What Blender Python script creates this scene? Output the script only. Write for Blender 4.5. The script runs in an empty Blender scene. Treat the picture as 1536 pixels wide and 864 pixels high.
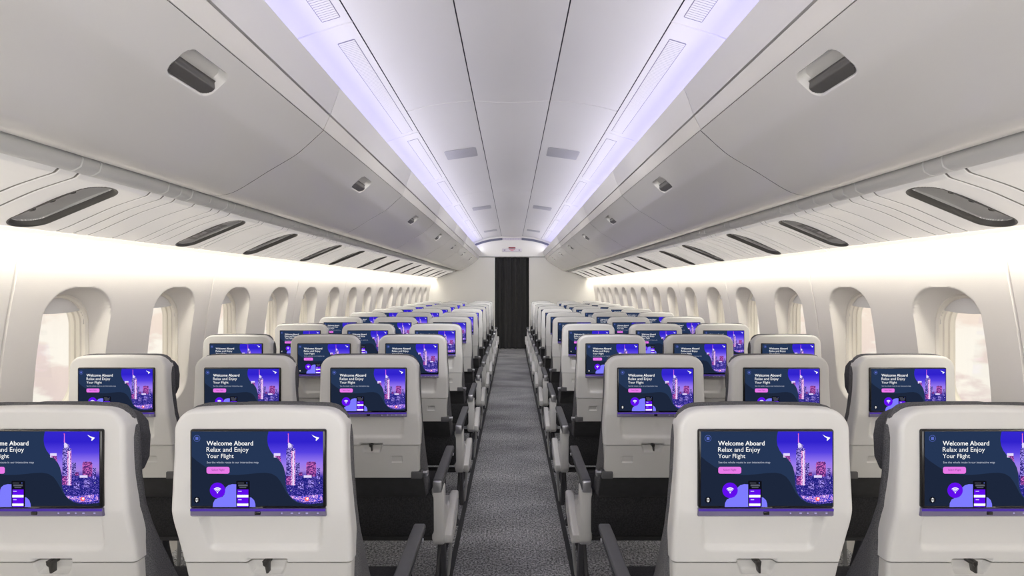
import bpy, bmesh, math, random
from mathutils import Vector, Matrix
random.seed(7)
S = bpy.context.scene
COL = S.collection
PI = math.pi
H = 1.40            # eye height
D = 10.74           # distance to the front bulkhead
Y0 = -1.0           # aft end of the modelled cabin
ROW0, PITCH, NROW = 1.046, 0.80, 11
BIN0, BINP = 0.551, 1.376

# ------------------------------------------------------------------ materials
def srgb(r, g, b):
    def c(v):
        v /= 255.0
        return v/12.92 if v <= .04045 else ((v+.055)/1.055)**2.4
    return (c(r), c(g), c(b), 1.0)

def mat(name, rgb, rough=.5, metal=0., spec=.5, coat=0., noise=None, bump=None, coord='Object'):
    """principled material; noise=(scale, amount) varies the colour, bump=(scale, strength, distance)"""
    m = bpy.data.materials.new(name); m.use_nodes = True
    nt = m.node_tree; N = nt.nodes; L = nt.links
    p = N['Principled BSDF']
    c = srgb(*rgb)
    p.inputs['Base Color'].default_value = c
    p.inputs['Roughness'].default_value = rough
    p.inputs['Metallic'].default_value = metal
    p.inputs['Specular IOR Level'].default_value = spec
    p.inputs['Coat Weight'].default_value = coat
    if noise or bump:
        tc = N.new('ShaderNodeTexCoord')
    if noise:
        n = N.new('ShaderNodeTexNoise'); n.inputs['Scale'].default_value = noise[0]; n.inputs['Detail'].default_value = 3
        L.new(tc.outputs[coord], n.inputs['Vector'])
        r = N.new('ShaderNodeValToRGB')
        r.color_ramp.elements[0].position = .32; r.color_ramp.elements[1].position = .68
        a = noise[1]
        r.color_ramp.elements[0].color = (c[0]*(1-a), c[1]*(1-a), c[2]*(1-a), 1)
        r.color_ramp.elements[1].color = (min(1, c[0]*(1+a)), min(1, c[1]*(1+a)), min(1, c[2]*(1+a)), 1)
        L.new(n.outputs['Fac'], r.inputs['Fac']); L.new(r.outputs['Color'], p.inputs['Base Color'])
    if bump:
        n2 = N.new('ShaderNodeTexNoise'); n2.inputs['Scale'].default_value = bump[0]; n2.inputs['Detail'].default_value = 2
        L.new(tc.outputs[coord], n2.inputs['Vector'])
        b = N.new('ShaderNodeBump'); b.inputs['Strength'].default_value = bump[1]; b.inputs['Distance'].default_value = bump[2]
        L.new(n2.outputs['Fac'], b.inputs['Height']); L.new(b.outputs['Normal'], p.inputs['Normal'])
    return m

def emis(name, rgb, strength=1.):
    m = bpy.data.materials.new(name); m.use_nodes = True
    nt = m.node_tree; nt.nodes.clear()
    e = nt.nodes.new('ShaderNodeEmission'); o = nt.nodes.new('ShaderNodeOutputMaterial')
    e.inputs['Color'].default_value = srgb(*rgb); e.inputs['Strength'].default_value = strength
    nt.links.new(e.outputs[0], o.inputs['Surface'])
    return m

M = {}
M['shell']   = mat('seat_shell_white', (227, 226, 224), .3, noise=(3, .012))
M['pocket']  = mat('tray_panel_white', (211, 210, 207), .36, noise=(3, .012))
M['fabric']  = mat('charcoal_fabric', (98, 98, 101), .9, spec=.2, noise=(420, .38), bump=(420, .5, .002))
M['head']    = mat('headrest_fabric', (84, 84, 88), .9, spec=.2, noise=(420, .3), bump=(420, .5, .002))
M['black']   = mat('black_fabric', (50, 50, 52), .92, spec=.15, noise=(160, .3), bump=(250, .4, .002))
M['leather'] = mat('black_backing', (60, 60, 61), .5, spec=.25, noise=(30, .1))
M['arm']     = mat('dark_grey_armrest', (92, 93, 96), .5, noise=(40, .04))
M['armside'] = mat('armrest_edge', (48, 49, 52), .4)
M['chrome']  = mat('brushed_metal', (200, 200, 204), .3, metal=.9, noise=(60, .04))
M['shroud']  = mat('shroud_white', (222, 221, 219), .35, noise=(4, .012))
M['leg']     = mat('grey_leg_metal', (96, 96, 100), .4, metal=.6)
M['legdark'] = mat('dark_leg_metal', (58, 58, 61), .6)
M['legpale'] = mat('pale_leg_metal', (190, 190, 190), .35, metal=.4)
M['bracket'] = mat('grey_bracket', (84, 84, 86), .45)
M['bezel']   = mat('black_bezel', (14, 14, 18), .18, spec=.6)
M['latch']   = mat('dark_latch', (62, 60, 58), .4)
M['bar']     = mat('lavender_control_bar', (122, 116, 148), .35, metal=.35)
M['led']     = emis('purple_light_line', (78, 54, 160), 1.0)  # the screen's purple glow on the bar, put in as emission
M['icon']    = emis('pale_icon', (168, 160, 205), .9)
M['bin']     = mat('bin_white', (246, 244, 241), .2, spec=.5, noise=(1.5, .01))
M['binstrip']= mat('bin_strip_white', (244, 241, 236), .35, noise=(1.5, .01))
M['fascia']  = mat('bin_fascia_white', (240, 238, 238), .42, noise=(1.5, .01))
M['carcass'] = mat('bin_carcass_grey', (96, 94, 92), .6)
M['handle']  = mat('bin_handle_grey', (96, 94, 91), .4, noise=(30, .04))
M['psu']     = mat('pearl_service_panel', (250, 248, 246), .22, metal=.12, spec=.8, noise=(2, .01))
M['psuin']   = mat('service_recess_grey', (214, 213, 211), .4, noise=(5, .02))
M['psuring'] = mat('service_ring_grey', (92, 90, 87), .45)
M['groove']  = mat('panel_groove_grey', (170, 166, 160), .5)
M['sign']    = mat('sign_glass_grey', (150, 147, 146), .3)
M['signmark']= mat('sign_pictogram', (215, 212, 212), .4)
M['nozzle']  = mat('nozzle_dark', (66, 64, 60), .35, metal=.3)
M['rail']    = mat('rail_white', (238, 238, 236), .4, noise=(3, .01))
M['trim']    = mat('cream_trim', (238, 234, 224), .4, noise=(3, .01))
_p = M['trim'].node_tree.nodes['Principled BSDF']; _p.inputs['Emission Color'].default_value = srgb(255, 246, 226); _p.inputs['Emission Strength'].default_value = .85   # glow added to brighten the trim and the panels beside it
_p = M['psu'].node_tree.nodes['Principled BSDF']; _p.inputs['Emission Color'].default_value = srgb(255, 250, 244); _p.inputs['Emission Strength'].default_value = .24   # glow added to lift the panels' brightness, no lamp inside
M['wall']    = mat('sidewall_white', (234, 230, 225), .45, noise=(1.2, .012))
M['reveal']  = mat('window_frame_cream', (252, 247, 236), .4)
M['shade']   = mat('window_shade', (238, 238, 240), .5)
M['ceil']    = mat('ceiling_white', (222, 220, 219), .5, noise=(1.2, .01))
M['gap']     = mat('ceiling_gap_dark', (62, 62, 72), .6)
M['grille']  = mat('grille_lavender_grey', (132, 130, 152), .5)
M['vent']    = mat('ceiling_vent_grey', (176, 175, 181), .5, noise=(200, .05))
M['endwall'] = mat('bulkhead_white', (236, 234, 228), .5, noise=(1.2, .012))
M['slate']   = mat('slate_strip', (104, 106, 124), .5)
M['darkline']= mat('dark_edge', (66, 66, 64), .5)
M['curtain'] = mat('curtain_black', (60, 60, 60), .85, spec=.2, noise=(90, .15))
M['plaque']  = mat('plaque_white', (222, 215, 224), .4)
M['red']     = mat('sign_red', (150, 40, 60), .5)
M['pinkm']   = mat('sign_pink', (214, 132, 148), .5)
M['strip']   = mat('floor_strip', (60, 61, 63), .6, noise=(60, .08))
M['track']   = mat('seat_track', (46, 46, 49), .5)

def carpet():
    m = bpy.data.materials.new('grey_carpet'); m.use_nodes = True
    nt = m.node_tree; N = nt.nodes; L = nt.links; p = N['Principled BSDF']
    tc = N.new('ShaderNodeTexCoord')
    a = N.new('ShaderNodeTexNoise'); a.inputs['Scale'].default_value = 95; a.inputs['Detail'].default_value = 4; a.inputs['Roughness'].default_value = .7
    b = N.new('ShaderNodeTexNoise'); b.inputs['Scale'].default_value = 2.2; b.inputs['Detail'].default_value = 3
    L.new(tc.outputs['Object'], a.inputs['Vector'])
    mp = N.new('ShaderNodeMapping'); mp.inputs['Scale'].default_value = (.7, 1.6, 1)
    L.new(tc.outputs['Object'], mp.inputs['Vector']); L.new(mp.outputs[0], b.inputs['Vector'])
    r = N.new('ShaderNodeValToRGB'); r.color_ramp.elements[0].position = .40; r.color_ramp.elements[1].position = .64
    r.color_ramp.elements[0].color = srgb(98, 99, 102); r.color_ramp.elements[1].color = srgb(218, 219, 222)
    L.new(a.outputs['Fac'], r.inputs['Fac'])
    r2 = N.new('ShaderNodeValToRGB'); r2.color_ramp.elements[0].color = (.72, .72, .72, 1); r2.color_ramp.elements[1].color = (1.15, 1.15, 1.15, 1)
    r2.color_ramp.elements[0].position = .35; r2.color_ramp.elements[1].position = .62
    L.new(b.outputs['Fac'], r2.inputs['Fac'])
    mx = N.new('ShaderNodeMix'); mx.data_type = 'RGBA'; mx.blend_type = 'MULTIPLY'; mx.inputs['Factor'].default_value = 1
    L.new(r.outputs['Color'], mx.inputs[6]); L.new(r2.outputs['Color'], mx.inputs[7]); L.new(mx.outputs[2], p.inputs['Base Color'])
    p.inputs['Roughness'].default_value = .95; p.inputs['Specular IOR Level'].default_value = .15
    bp = N.new('ShaderNodeBump'); bp.inputs['Strength'].default_value = .6; bp.inputs['Distance'].default_value = .004
    L.new(a.outputs['Fac'], bp.inputs['Height']); L.new(bp.outputs['Normal'], p.inputs['Normal'])
    return m
M['carpet'] = carpet()

def glass():
    m = bpy.data.materials.new('window_glass'); m.use_nodes = True
    nt = m.node_tree; nt.nodes.clear(); N = nt.nodes; L = nt.links
    t = N.new('ShaderNodeBsdfTransparent'); t.inputs[0].default_value = (.97, .97, .97, 1)
    g = N.new('ShaderNodeBsdfGlossy'); g.inputs['Roughness'].default_value = .05
    mx = N.new('ShaderNodeMixShader'); mx.inputs[0].default_value = .05
    o = N.new('ShaderNodeOutputMaterial')
    L.new(t.outputs[0], mx.inputs[1]); L.new(g.outputs[0], mx.inputs[2]); L.new(mx.outputs[0], o.inputs['Surface'])
    return m
M['glass'] = glass()
def shade_mat():
    m = bpy.data.materials.new('window_shade'); m.use_nodes = True
    nt = m.node_tree; N = nt.nodes; L = nt.links; p = N['Principled BSDF']
    p.inputs['Base Color'].default_value = srgb(236, 236, 236); p.inputs['Roughness'].default_value = .5
    t = N.new('ShaderNodeBsdfTranslucent'); t.inputs['Color'].default_value = srgb(236, 236, 238)
    mx = N.new('ShaderNodeMixShader'); mx.inputs[0].default_value = .7
    L.new(p.outputs[0], mx.inputs[1]); L.new(t.outputs[0], mx.inputs[2]); L.new(mx.outputs[0], N['Material Output'].inputs['Surface'])
    return m
M['shade'] = shade_mat()

# ------------------------------------------------------------------ helpers
def link(name, me, parent=None):
    o = bpy.data.objects.new(name, me); COL.objects.link(o)
    if parent: o.parent = parent
    return o

def obj(name, bm, mats, parent=None, smooth=35, flip=False, recalc=True):
    if recalc: bmesh.ops.recalc_face_normals(bm, faces=bm.faces)
    if flip: bmesh.ops.reverse_faces(bm, faces=bm.faces)
    me = bpy.data.meshes.new(name); bm.to_mesh(me); bm.free()
    if not isinstance(mats, (list, tuple)): mats = [mats]
    for m in mats: me.materials.append(m)
    if smooth:
        for p in me.polygons: p.use_smooth = True
        me.set_sharp_from_angle(angle=math.radians(smooth))
    return link(name, me, parent)

def struct(o):
    o['kind'] = 'structure'; return o

def aft(o):
    """panelling aft of the photographed part: part of the room's shell, not a thing in the picture"""
    global k
    for q in ('label', 'category', 'group'):
        if q in o: del o[q]
    o.name = 'trim_%d' % k; k += 1; o['kind'] = 'structure'

def thing(name, label, cat, loc=(0, 0, 0), group=None):
    o = bpy.data.objects.new(name, None); COL.objects.link(o); o.location = loc
    o.empty_display_size = .1
    return tag(o, label, cat, group)

def tag(o, label, cat, group=None):
    o['label'] = label; o['category'] = cat
    if group: o['group'] = group
    return o

def copy_tree(o, parent=None):
    c = o.copy(); COL.objects.link(c)
    if parent: c.parent = parent
    for ch in list(o.children): copy_tree(ch, c)
    return c

def box(bm, c, s, bev=0., seg=2, rot=None, mi=0):
    r = bmesh.ops.create_cube(bm, size=1.)
    v = r['verts']
    for q in v: q.co = Vector((q.co.x*s[0], q.co.y*s[1], q.co.z*s[2]))
    fs = set(f for q in v for f in q.link_faces)
    if bev:
        es = set(e for q in v for e in q.link_edges)
        rb = bmesh.ops.bevel(bm, geom=list(es), offset=bev, segments=seg, affect='EDGES', profile=.5)
        v = list(set(rb['verts']) | set(q for f in rb['faces'] for q in f.verts))
        # all verts belonging to this island
        seen = set(v); st = list(v)
        while st:
            q = st.pop()
            for e in q.link_edges:
                w = e.other_vert(q)
                if w not in seen: seen.add(w); st.append(w)
        v = list(seen)
    for q in v:
        p = q.co.copy()
        if rot: p = rot @ p
        q.co = p + Vector(c)
    for f in set(f for q in v for f in q.link_faces): f.material_index = mi
    return v

def prism(bm, pts, axis, a, b, bev=0., seg=2, mi=0):
    """polygon pts extruded along axis ('x': pts are (y,z); 'y': pts are (x,z))"""
    def P(p, t):
        return Vector((t, p[0], p[1])) if axis == 'x' else Vector((p[0], t, p[1]))
    va = [bm.verts.new(P(p, a)) for p in pts]; vb = [bm.verts.new(P(p, b)) for p in pts]
    fs = [bm.faces.new(va), bm.faces.new(vb[::-1])]
    n = len(pts)
    for i in range(n): fs.append(bm.faces.new((va[i], vb[i], vb[(i+1) % n], va[(i+1) % n])))
    bmesh.ops.recalc_face_normals(bm, faces=fs)
    for f in fs: f.material_index = mi
    if bev:
        es = [e for e in fs[0].edges] + [e for e in fs[1].edges]
        bmesh.ops.bevel(bm, geom=es, offset=bev, segments=seg, affect='EDGES', profile=.5)

def tube(bm, pts, r, n=10, cap=True, mi=0):
    pts = [Vector(p) for p in pts]; rings = []
    up = Vector((.3, .2, 1)).normalized()
    for i, p in enumerate(pts):
        t = (pts[min(i+1, len(pts)-1)] - pts[max(i-1, 0)]).normalized()
        a = t.cross(up)
        if a.length < 1e-4: a = t.cross(Vector((1, 0, 0)))
        a.normalize(); b = t.cross(a)
        rr = r[i] if isinstance(r, (list, tuple)) else r
        rings.append([bm.verts.new(p + a*rr*math.cos(2*PI*k/n) + b*rr*math.sin(2*PI*k/n)) for k in range(n)])
    for i in range(len(rings)-1):
        for k in range(n):
            f = bm.faces.new((rings[i][k], rings[i][(k+1) % n], rings[i+1][(k+1) % n], rings[i+1][k])); f.material_index = mi
    if cap:
        bm.faces.new(rings[0][::-1]); bm.faces.new(rings[-1])

def loft(bm, rings, cap=True, mi=0):
    R = [[bm.verts.new(p) for p in ring] for ring in rings]; n = len(R[0])
    for i in range(len(R)-1):
        for k in range(n):
            f = bm.faces.new((R[i][k], R[i][(k+1) % n], R[i+1][(k+1) % n], R[i+1][k])); f.material_index = mi
    if cap:
        bm.faces.new(R[0][::-1]); bm.faces.new(R[-1])

def samples(a, b, base, fine=()):
    """sorted sample positions from a to b; fine = [(lo, hi, step)]"""
    out = [a]; x = a
    while x < b - 1e-6:
        st = base
        for lo, hi, s in fine:
            if lo - 1e-6 <= x < hi: st = min(st, s)
            elif x < lo < x + st: st = min(st, max(lo - x, 1e-4))
        x = min(b, x + st); out.append(x)
    return out

def grid(bm, us, vs, f, keep=None, mi=None):
    V = [[bm.verts.new(f(u, v)) for v in vs] for u in us]
    for i in range(len(us)-1):
        for j in range(len(vs)-1):
            if keep and not keep((us[i]+us[i+1])/2, (vs[j]+vs[j+1])/2): continue
            fa = bm.faces.new((V[i][j], V[i+1][j], V[i+1][j+1], V[i][j+1]))
            if mi: fa.material_index = mi((us[i]+us[i+1])/2, (vs[j]+vs[j+1])/2)
    for row in V:
        for v in row:
            if not v.link_faces: bm.verts.remove(v)
    return V

def sdr(x, y, hx, hy, r):
    qx, qy = abs(x)-hx+r, abs(y)-hy+r
    return math.hypot(max(qx, 0), max(qy, 0)) + min(max(qx, qy), 0) - r

def sst(a, b, x):
    t = max(0., min(1., (x-a)/(b-a))); return t*t*(3-2*t)

def lerp_tab(tab, x):
    """tab sorted ascending by key"""
    if x <= tab[0][0]: return tab[0][1]
    for (a, fa), (b, fb) in zip(tab, tab[1:]):
        if x <= b:
            return fa + (fb-fa)*(x-a)/(b-a)
    return tab[-1][1]

def smooth_tab(tab, x):
    """Catmull-Rom through table"""
    n = len(tab)
    if x <= tab[0][0]: return tab[0][1]
    if x >= tab[-1][0]: return tab[-1][1]
    for i in range(n-1):
        if x <= tab[i+1][0]:
            x0, y0 = tab[max(i-1, 0)]; x1, y1 = tab[i]; x2, y2 = tab[i+1]; x3, y3 = tab[min(i+2, n-1)]
            t = (x-x1)/(x2-x1); h = x2-x1
            m1 = (y2-y0)/(x2-x0) if x2 != x0 else 0; m2 = (y3-y1)/(x3-x1) if x3 != x1 else 0
            return (2*t**3-3*t**2+1)*y1 + (t**3-2*t**2+t)*h*m1 + (-2*t**3+3*t**2)*y2 + (t**3-t**2)*h*m2

class Profile:
    """smooth curve through (x,z) points, arc-length parameter; normal points away from the cabin axis"""
    def __init__(self, pts, n=12):
        P = [Vector((p[0], p[1])) for p in pts]; out = []
        for i in range(len(P)-1):
            p0, p1, p2, p3 = P[max(i-1, 0)], P[i], P[i+1], P[min(i+2, len(P)-1)]
            for k in range(n):
                t = k/n
                out.append(.5*((2*p1)+(p2-p0)*t+(2*p0-5*p1+4*p2-p3)*t*t+(3*p1-p0-3*p2+p3)*t**3))
        out.append(P[-1])
        self.p = out; self.s = [0.]
        for a, b in zip(out, out[1:]): self.s.append(self.s[-1]+(b-a).length)
        self.L = self.s[-1]
    def at(self, s):
        s = max(0, min(self.L, s)); lo, hi = 0, len(self.s)-1
        while hi-lo > 1:
            m = (lo+hi)//2
            if self.s[m] <= s: lo = m
            else: hi = m
        t = (s-self.s[lo])/max(1e-9, self.s[hi]-self.s[lo])
        return self.p[lo].lerp(self.p[hi], t)
    def nrm(self, s):
        d = (self.at(s+.006)-self.at(s-.006)).normalized()
        return Vector((-d.y, d.x))
    def s_of_ratio(self, ratio):
        best = min(range(400), key=lambda i: abs(abs(self.at(self.L*i/399).x)/max(1e-6, self.at(self.L*i/399).y-H)-ratio))
        return self.L*best/399

# ------------------------------------------------------------------ display picture of the seat screens
DW, DH = .2878, .1630
def du(x): return (x-62)/1166*DW - DW/2
def dv(y): return DH/2 - (y-70)/660*DH

def city_mat():
    m = bpy.data.materials.new('screen_city_sky'); m.use_nodes = True
    nt = m.node_tree; nt.nodes.clear(); N = nt.nodes; L = nt.links
    tc = N.new('ShaderNodeTexCoord'); sp = N.new('ShaderNodeSeparateXYZ'); L.new(tc.outputs['Object'], sp.inputs[0])
    mr = N.new('ShaderNodeMapRange'); mr.inputs['From Min'].default_value = -DH/2; mr.inputs['From Max'].default_value = DH/2
    L.new(sp.outputs['Z'], mr.inputs['Value'])
    r = N.new('ShaderNodeValToRGB'); cr = r.color_ramp
    cr.elements[0].position = 0.; cr.elements[0].color = srgb(22, 30, 110)
    cr.elements[1].position = 1.; cr.elements[1].color = srgb(52, 40, 205)
    for pos, c in ((.1, (70, 60, 190)), (.2, (30, 36, 130)), (.4, (64, 52, 170)), (.48, (168, 132, 226)), (.58, (150, 120, 240)), (.72, (86, 66, 226)), (.86, (48, 34, 205))):
        e = cr.elements.new(pos); e.color = srgb(*c)
    L.new(mr.outputs[0], r.inputs['Fac'])
    v = N.new('ShaderNodeTexVoronoi'); v.inputs['Scale'].default_value = 330; L.new(tc.outputs['Object'], v.inputs['Vector'])
    rv = N.new('ShaderNodeValToRGB'); rv.color_ramp.elements[0].position = .22; rv.color_ramp.elements[1].position = .36
    rv.color_ramp.elements[0].color = (1, 1, 1, 1); rv.color_ramp.elements[1].color = (0, 0, 0, 1)
    L.new(v.outputs['Distance'], rv.inputs['Fac'])
    low = N.new('ShaderNodeMapRange'); low.inputs['From Min'].default_value = .50; low.inputs['From Max'].default_value = .30
    L.new(mr.outputs[0], low.inputs['Value'])
    n = N.new('ShaderNodeTexNoise'); n.inputs['Scale'].default_value = 60; L.new(tc.outputs['Object'], n.inputs['Vector'])
    nr = N.new('ShaderNodeMapRange'); nr.inputs['From Min'].default_value = .42; nr.inputs['From Max'].default_value = .6; L.new(n.outputs['Fac'], nr.inputs['Value'])
    m1 = N.new('ShaderNodeMath'); m1.operation = 'MULTIPLY'; L.new(rv.outputs['Color'], m1.inputs[0]); L.new(low.outputs[0], m1.inputs[1])
    m2 = N.new('ShaderNodeMath'); m2.operation = 'MULTIPLY'; L.new(m1.outputs[0], m2.inputs[0]); L.new(nr.outputs[0], m2.inputs[1])
    lc = N.new('ShaderNodeValToRGB'); lc.color_ramp.elements[0].color = srgb(110, 130, 255); lc.color_ramp.elements[1].color = srgb(255, 190, 225)
    L.new(v.outputs['Color'], lc.inputs['Fac'])
    mx = N.new('ShaderNodeMix'); mx.data_type = 'RGBA'
    L.new(m2.outputs[0], mx.inputs['Factor']); L.new(r.outputs['Color'], mx.inputs[6]); L.new(lc.outputs['Color'], mx.inputs[7])
    e = N.new('ShaderNodeEmission'); o = N.new('ShaderNodeOutputMaterial')
    L.new(mx.outputs[2], e.inputs['Color']); L.new(e.outputs[0], o.inputs['Surface'])
    return m

def tower_mat(name, base, lit, scale=260, thr=.45):
    m = bpy.data.materials.new(name); m.use_nodes = True
    nt = m.node_tree; nt.nodes.clear(); N = nt.nodes; L = nt.links
    tc = N.new('ShaderNodeTexCoord')
    mp = N.new('ShaderNodeMapping'); mp.inputs['Scale'].default_value = (1., 1., 1.6); L.new(tc.outputs['Object'], mp.inputs['Vector'])
    v = N.new('ShaderNodeTexVoronoi'); v.inputs['Scale'].default_value = scale; v.inputs['Randomness'].default_value = .35
    L.new(mp.outputs[0], v.inputs['Vector'])
    s = N.new('ShaderNodeSeparateColor'); L.new(v.outputs['Color'], s.inputs[0])
    r = N.new('ShaderNodeValToRGB'); r.color_ramp.elements[0].position = thr; r.color_ramp.elements[1].position = thr+.3
    r.color_ramp.elements[0].color = srgb(*base); r.color_ramp.elements[1].color = srgb(*lit)
    L.new(s.outputs[0], r.inputs['Fac'])
    e = N.new('ShaderNodeEmission'); o = N.new('ShaderNodeOutputMaterial')
    L.new(r.outputs['Color'], e.inputs['Color']); L.new(e.outputs[0], o.inputs['Surface'])
    return m

DM = [emis('screen_navy', (29, 39, 60)), emis('screen_blue_grey', (37, 54, 85)), city_mat(),
      emis('screen_white', (255, 255, 255)), emis('screen_pink', (233, 122, 232)), emis('screen_violet', (98, 14, 236)),
      emis('screen_periwinkle', (126, 124, 255)), emis('screen_black', (16, 17, 26)), emis('screen_soft_white', (190, 196, 214)),
      tower_mat('screen_tower_blue', (48, 36, 124), (176, 156, 255), 430, .5), tower_mat('screen_tower_pink', (140, 60, 170), (255, 186, 236), 480, .3),
      tower_mat('screen_block_purple', (84, 38, 118), (216, 110, 200), 460, .5), tower_mat('screen_low_city', (34, 34, 128), (140, 116, 235), 620, .70),
      emis('screen_icon_blue', (92, 110, 200)), emis('screen_button_text', (120, 60, 140)), emis('screen_pale_lilac', (226, 214, 255)),
      tower_mat('screen_street_glow', (56, 58, 205), (240, 180, 240), 520, .52), emis('screen_phone_grey', (92, 94, 108)), emis('screen_glow_red', (255, 110, 120))]

def text_mesh(body, size, bold=0.):
    c = bpy.data.curves.new('t', 'FONT'); c.body = body; c.size = size; c.resolution_u = 3; c.offset = bold
    o = bpy.data.objects.new('t', c); COL.objects.link(o)
    dg = bpy.context.evaluated_depsgraph_get(); dg.update()
    me = bpy.data.meshes.new_from_object(o.evaluated_get(dg))
    bpy.data.objects.remove(o); bpy.data.curves.remove(c)
    return me

def build_display():
    bm = bmesh.new(); lay = [0]
    def poly(pts, mi, raw=False, l=None):
        if l is None: lay[0] += 1; l = lay[0]
        y = -.00012*l
        vs = [bm.verts.new(Vector((p[0], y, p[1])) if raw else Vector((du(p[0]), y, dv(p[1])))) for p in pts]
        f = bm.faces.new(vs); f.material_index = mi; f.normal_update()
        if f.normal.y > 0: f.normal_flip()
        return f
    def rect(x0, y0, x1, y1, mi, l=None): return poly([(x0, y0), (x1, y0), (x1, y1), (x0, y1)], mi, l=l)
    def circ(cx, cy, r, mi, n=28): return poly([(cx+r*math.cos(2*PI*k/n), cy+r*math.sin(2*PI*k/n)) for k in range(n)], mi)
    def rrect(x0, y0, x1, y1, r, mi):
        pts = []
        for cx, cy, a in ((x1-r, y0+r, -90), (x1-r, y1-r, 0), (x0+r, y1-r, 90), (x0+r, y0+r, 180)):
            for k in range(7):
                t = math.radians(a+90*k/6); pts.append((cx+r*math.cos(t), cy+r*math.sin(t)))
        return poly(pts, mi)
    def arc(cx, cy, r0, r1, a0, a1, mi, n=12):
        A = [math.radians(a0+(a1-a0)*k/n) for k in range(n+1)]
        return poly([(cx+r1*math.cos(a), cy+r1*math.sin(a)) for a in A] + [(cx+r0*math.cos(a), cy+r0*math.sin(a)) for a in A[::-1]], mi)
    def text(body, x, base, x_end, mi, bold=0.):
        me = text_mesh(body, 1., 0.)
        xs = [v.co.x for v in me.vertices]; w = max(xs)-min(xs); s = (x_end-x)/w
        if bold:
            bpy.data.meshes.remove(me); me = text_mesh(body, 1., bold)
            xs = [v.co.x for v in me.vertices]; w = max(xs)-min(xs); s = (x_end-x)/w
        x0 = min(xs); lay[0] += 1
        k = DW/1166
        for v in me.vertices:
            v.co = Vector((du(x)+(v.co.x-x0)*s*k, -.00012*lay[0], dv(base)+v.co.y*s*k))
        n0 = len(bm.faces); bm.from_mesh(me); bm.faces.ensure_lookup_table()
        for f in bm.faces[n0:]:
            f.material_index = mi; f.normal_update()
            if f.normal.y > 0: f.normal_flip()
        bpy.data.meshes.remove(me)
    rect(62, 70, 1228, 730, 0)
    blob = [(62, 70), (62, 290), (110, 332), (180, 380), (260, 425), (330, 447), (400, 455), (480, 454), (560, 448), (650, 438), (720, 435), (775, 445), (820, 472), (852, 515), (880, 565), (905, 615), (950, 670), (1000, 700), (1228, 700), (1228, 70)]
    poly(blob, 1)
    edge = [(745, 70), (736, 110), (734, 150), (741, 195), (760, 238), (790, 278), (828, 310), (858, 345), (880, 390), (892, 440), (896, 490), (899, 545), (908, 590), (928, 632), (960, 668), (1000, 694), (1060, 712), (1120, 714), (1228, 700), (1228, 70)]
    poly(edge, 2)
    # skyline
    rect(792, 262, 850, 300, 15); poly([(795, 285), (850, 285), (856, 340), (840, 322), (818, 300)], 11)
    rect(985, 345, 1022, 560, 9); rect(1016, 430, 1046, 560, 11)
    rect(1080, 350, 1168, 560, 11); poly([(1080, 352), (1090, 336), (1160, 336), (1168, 352)], 11)
    poly([(896, 455), (1228, 470), (1228, 700), (1120, 712), (1060, 710), (1000, 690), (960, 664), (928, 628), (908, 588), (899, 545), (896, 490)], 12)
    rect(904, 235, 950, 545, 9); rect(948, 218, 984, 545, 10)
    poly([(904, 236), (916, 214), (918, 176), (926, 162), (966, 188), (968, 214), (984, 222), (984, 240)], 9)
    poly([(920, 212), (921, 170), (928, 164), (950, 182), (952, 210)], 15)
    poly([(919, 165), (921, 85), (925, 85), (928, 165)], 4); circ(923, 90, 5, 18, 10)
    poly([(960, 545), (962, 240), (974, 240), (976, 545)], 15)
    rect(1060, 455, 1130, 476, 15); rect(1180, 390, 1205, 520, 9)
    rect(905, 460, 945, 540, 11); rect(1100, 500, 1150, 560, 9); rect(1010, 520, 1060, 575, 9); rect(1160, 490, 1225, 560, 12)
    poly([(935, 632), (1000, 640), (1100, 634), (1226, 620), (1226, 672), (1150, 690), (1060, 692), (1000, 676), (960, 656)], 16)
    circ(1090, 664, 20, 18, 14); circ(1094, 660, 10, 3, 10); circ(1150, 640, 8, 15, 10); circ(1000, 650, 6, 15, 10); circ(1200, 520, 5, 15, 8); circ(950, 590, 5, 15, 8)
    # bird mark
    poly([(1133, 93), (1162, 108), (1200, 120), (1192, 131), (1174, 147), (1168, 143), (1174, 127), (1150, 112)], 3)
    # menu and list icons
    arc(118, 126, 26, 29, 0, 359.9, 13, 30); rrect(106, 113, 131, 139, 3, 13)
    circ(118, 670, 28, 7, 24); rrect(106, 658, 131, 665, 2, 3); rrect(106, 674, 131, 681, 2, 3)
    poly([(112, 658), (118, 648), (124, 658)], 3); poly([(112, 681), (118, 691), (124, 681)], 3)
    text('Welcome Aboard', 206, 187, 617, 3, .012)
    text('Relax and Enjoy', 206, 243, 578, 3)
    text('Your Flight', 206, 298, 446, 3)
    text('See the whole route in our interactive map', 209, 345, 666, 8)
    rrect(207, 375, 410, 436, 18, 4); text('Select Flight', 252, 410, 366, 14)
    # cloud shape, phone and wifi mark
    poly([(263, 730), (266, 695), (282, 664), (312, 648), (348, 640), (366, 618), (368, 588), (378, 556), (402, 536), (436, 528), (475, 530), (520, 545), (575, 640), (606, 648), (628, 670), (638, 700), (640, 730)], 6)
    rrect(470, 498, 590, 730, 10, 7); rect(480, 575, 578, 730, 5); rect(478, 622, 578, 645, 3); rect(478, 698, 578, 719, 3)
    rect(484, 514, 540, 520, 17); rect(490, 530, 572, 545, 17); rect(500, 552, 560, 560, 17); circ(566, 516, 5, 13, 10)
    rect(490, 586, 520, 592, 15); rect(490, 660, 520, 666, 15)
    circ(308, 580, 68, 5, 40)
    for r in (16, 29, 42): arc(308, 600, r-4, r+4, -135, -45, 3)
    circ(308, 600, 6, 3, 12)
    return bm

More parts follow.
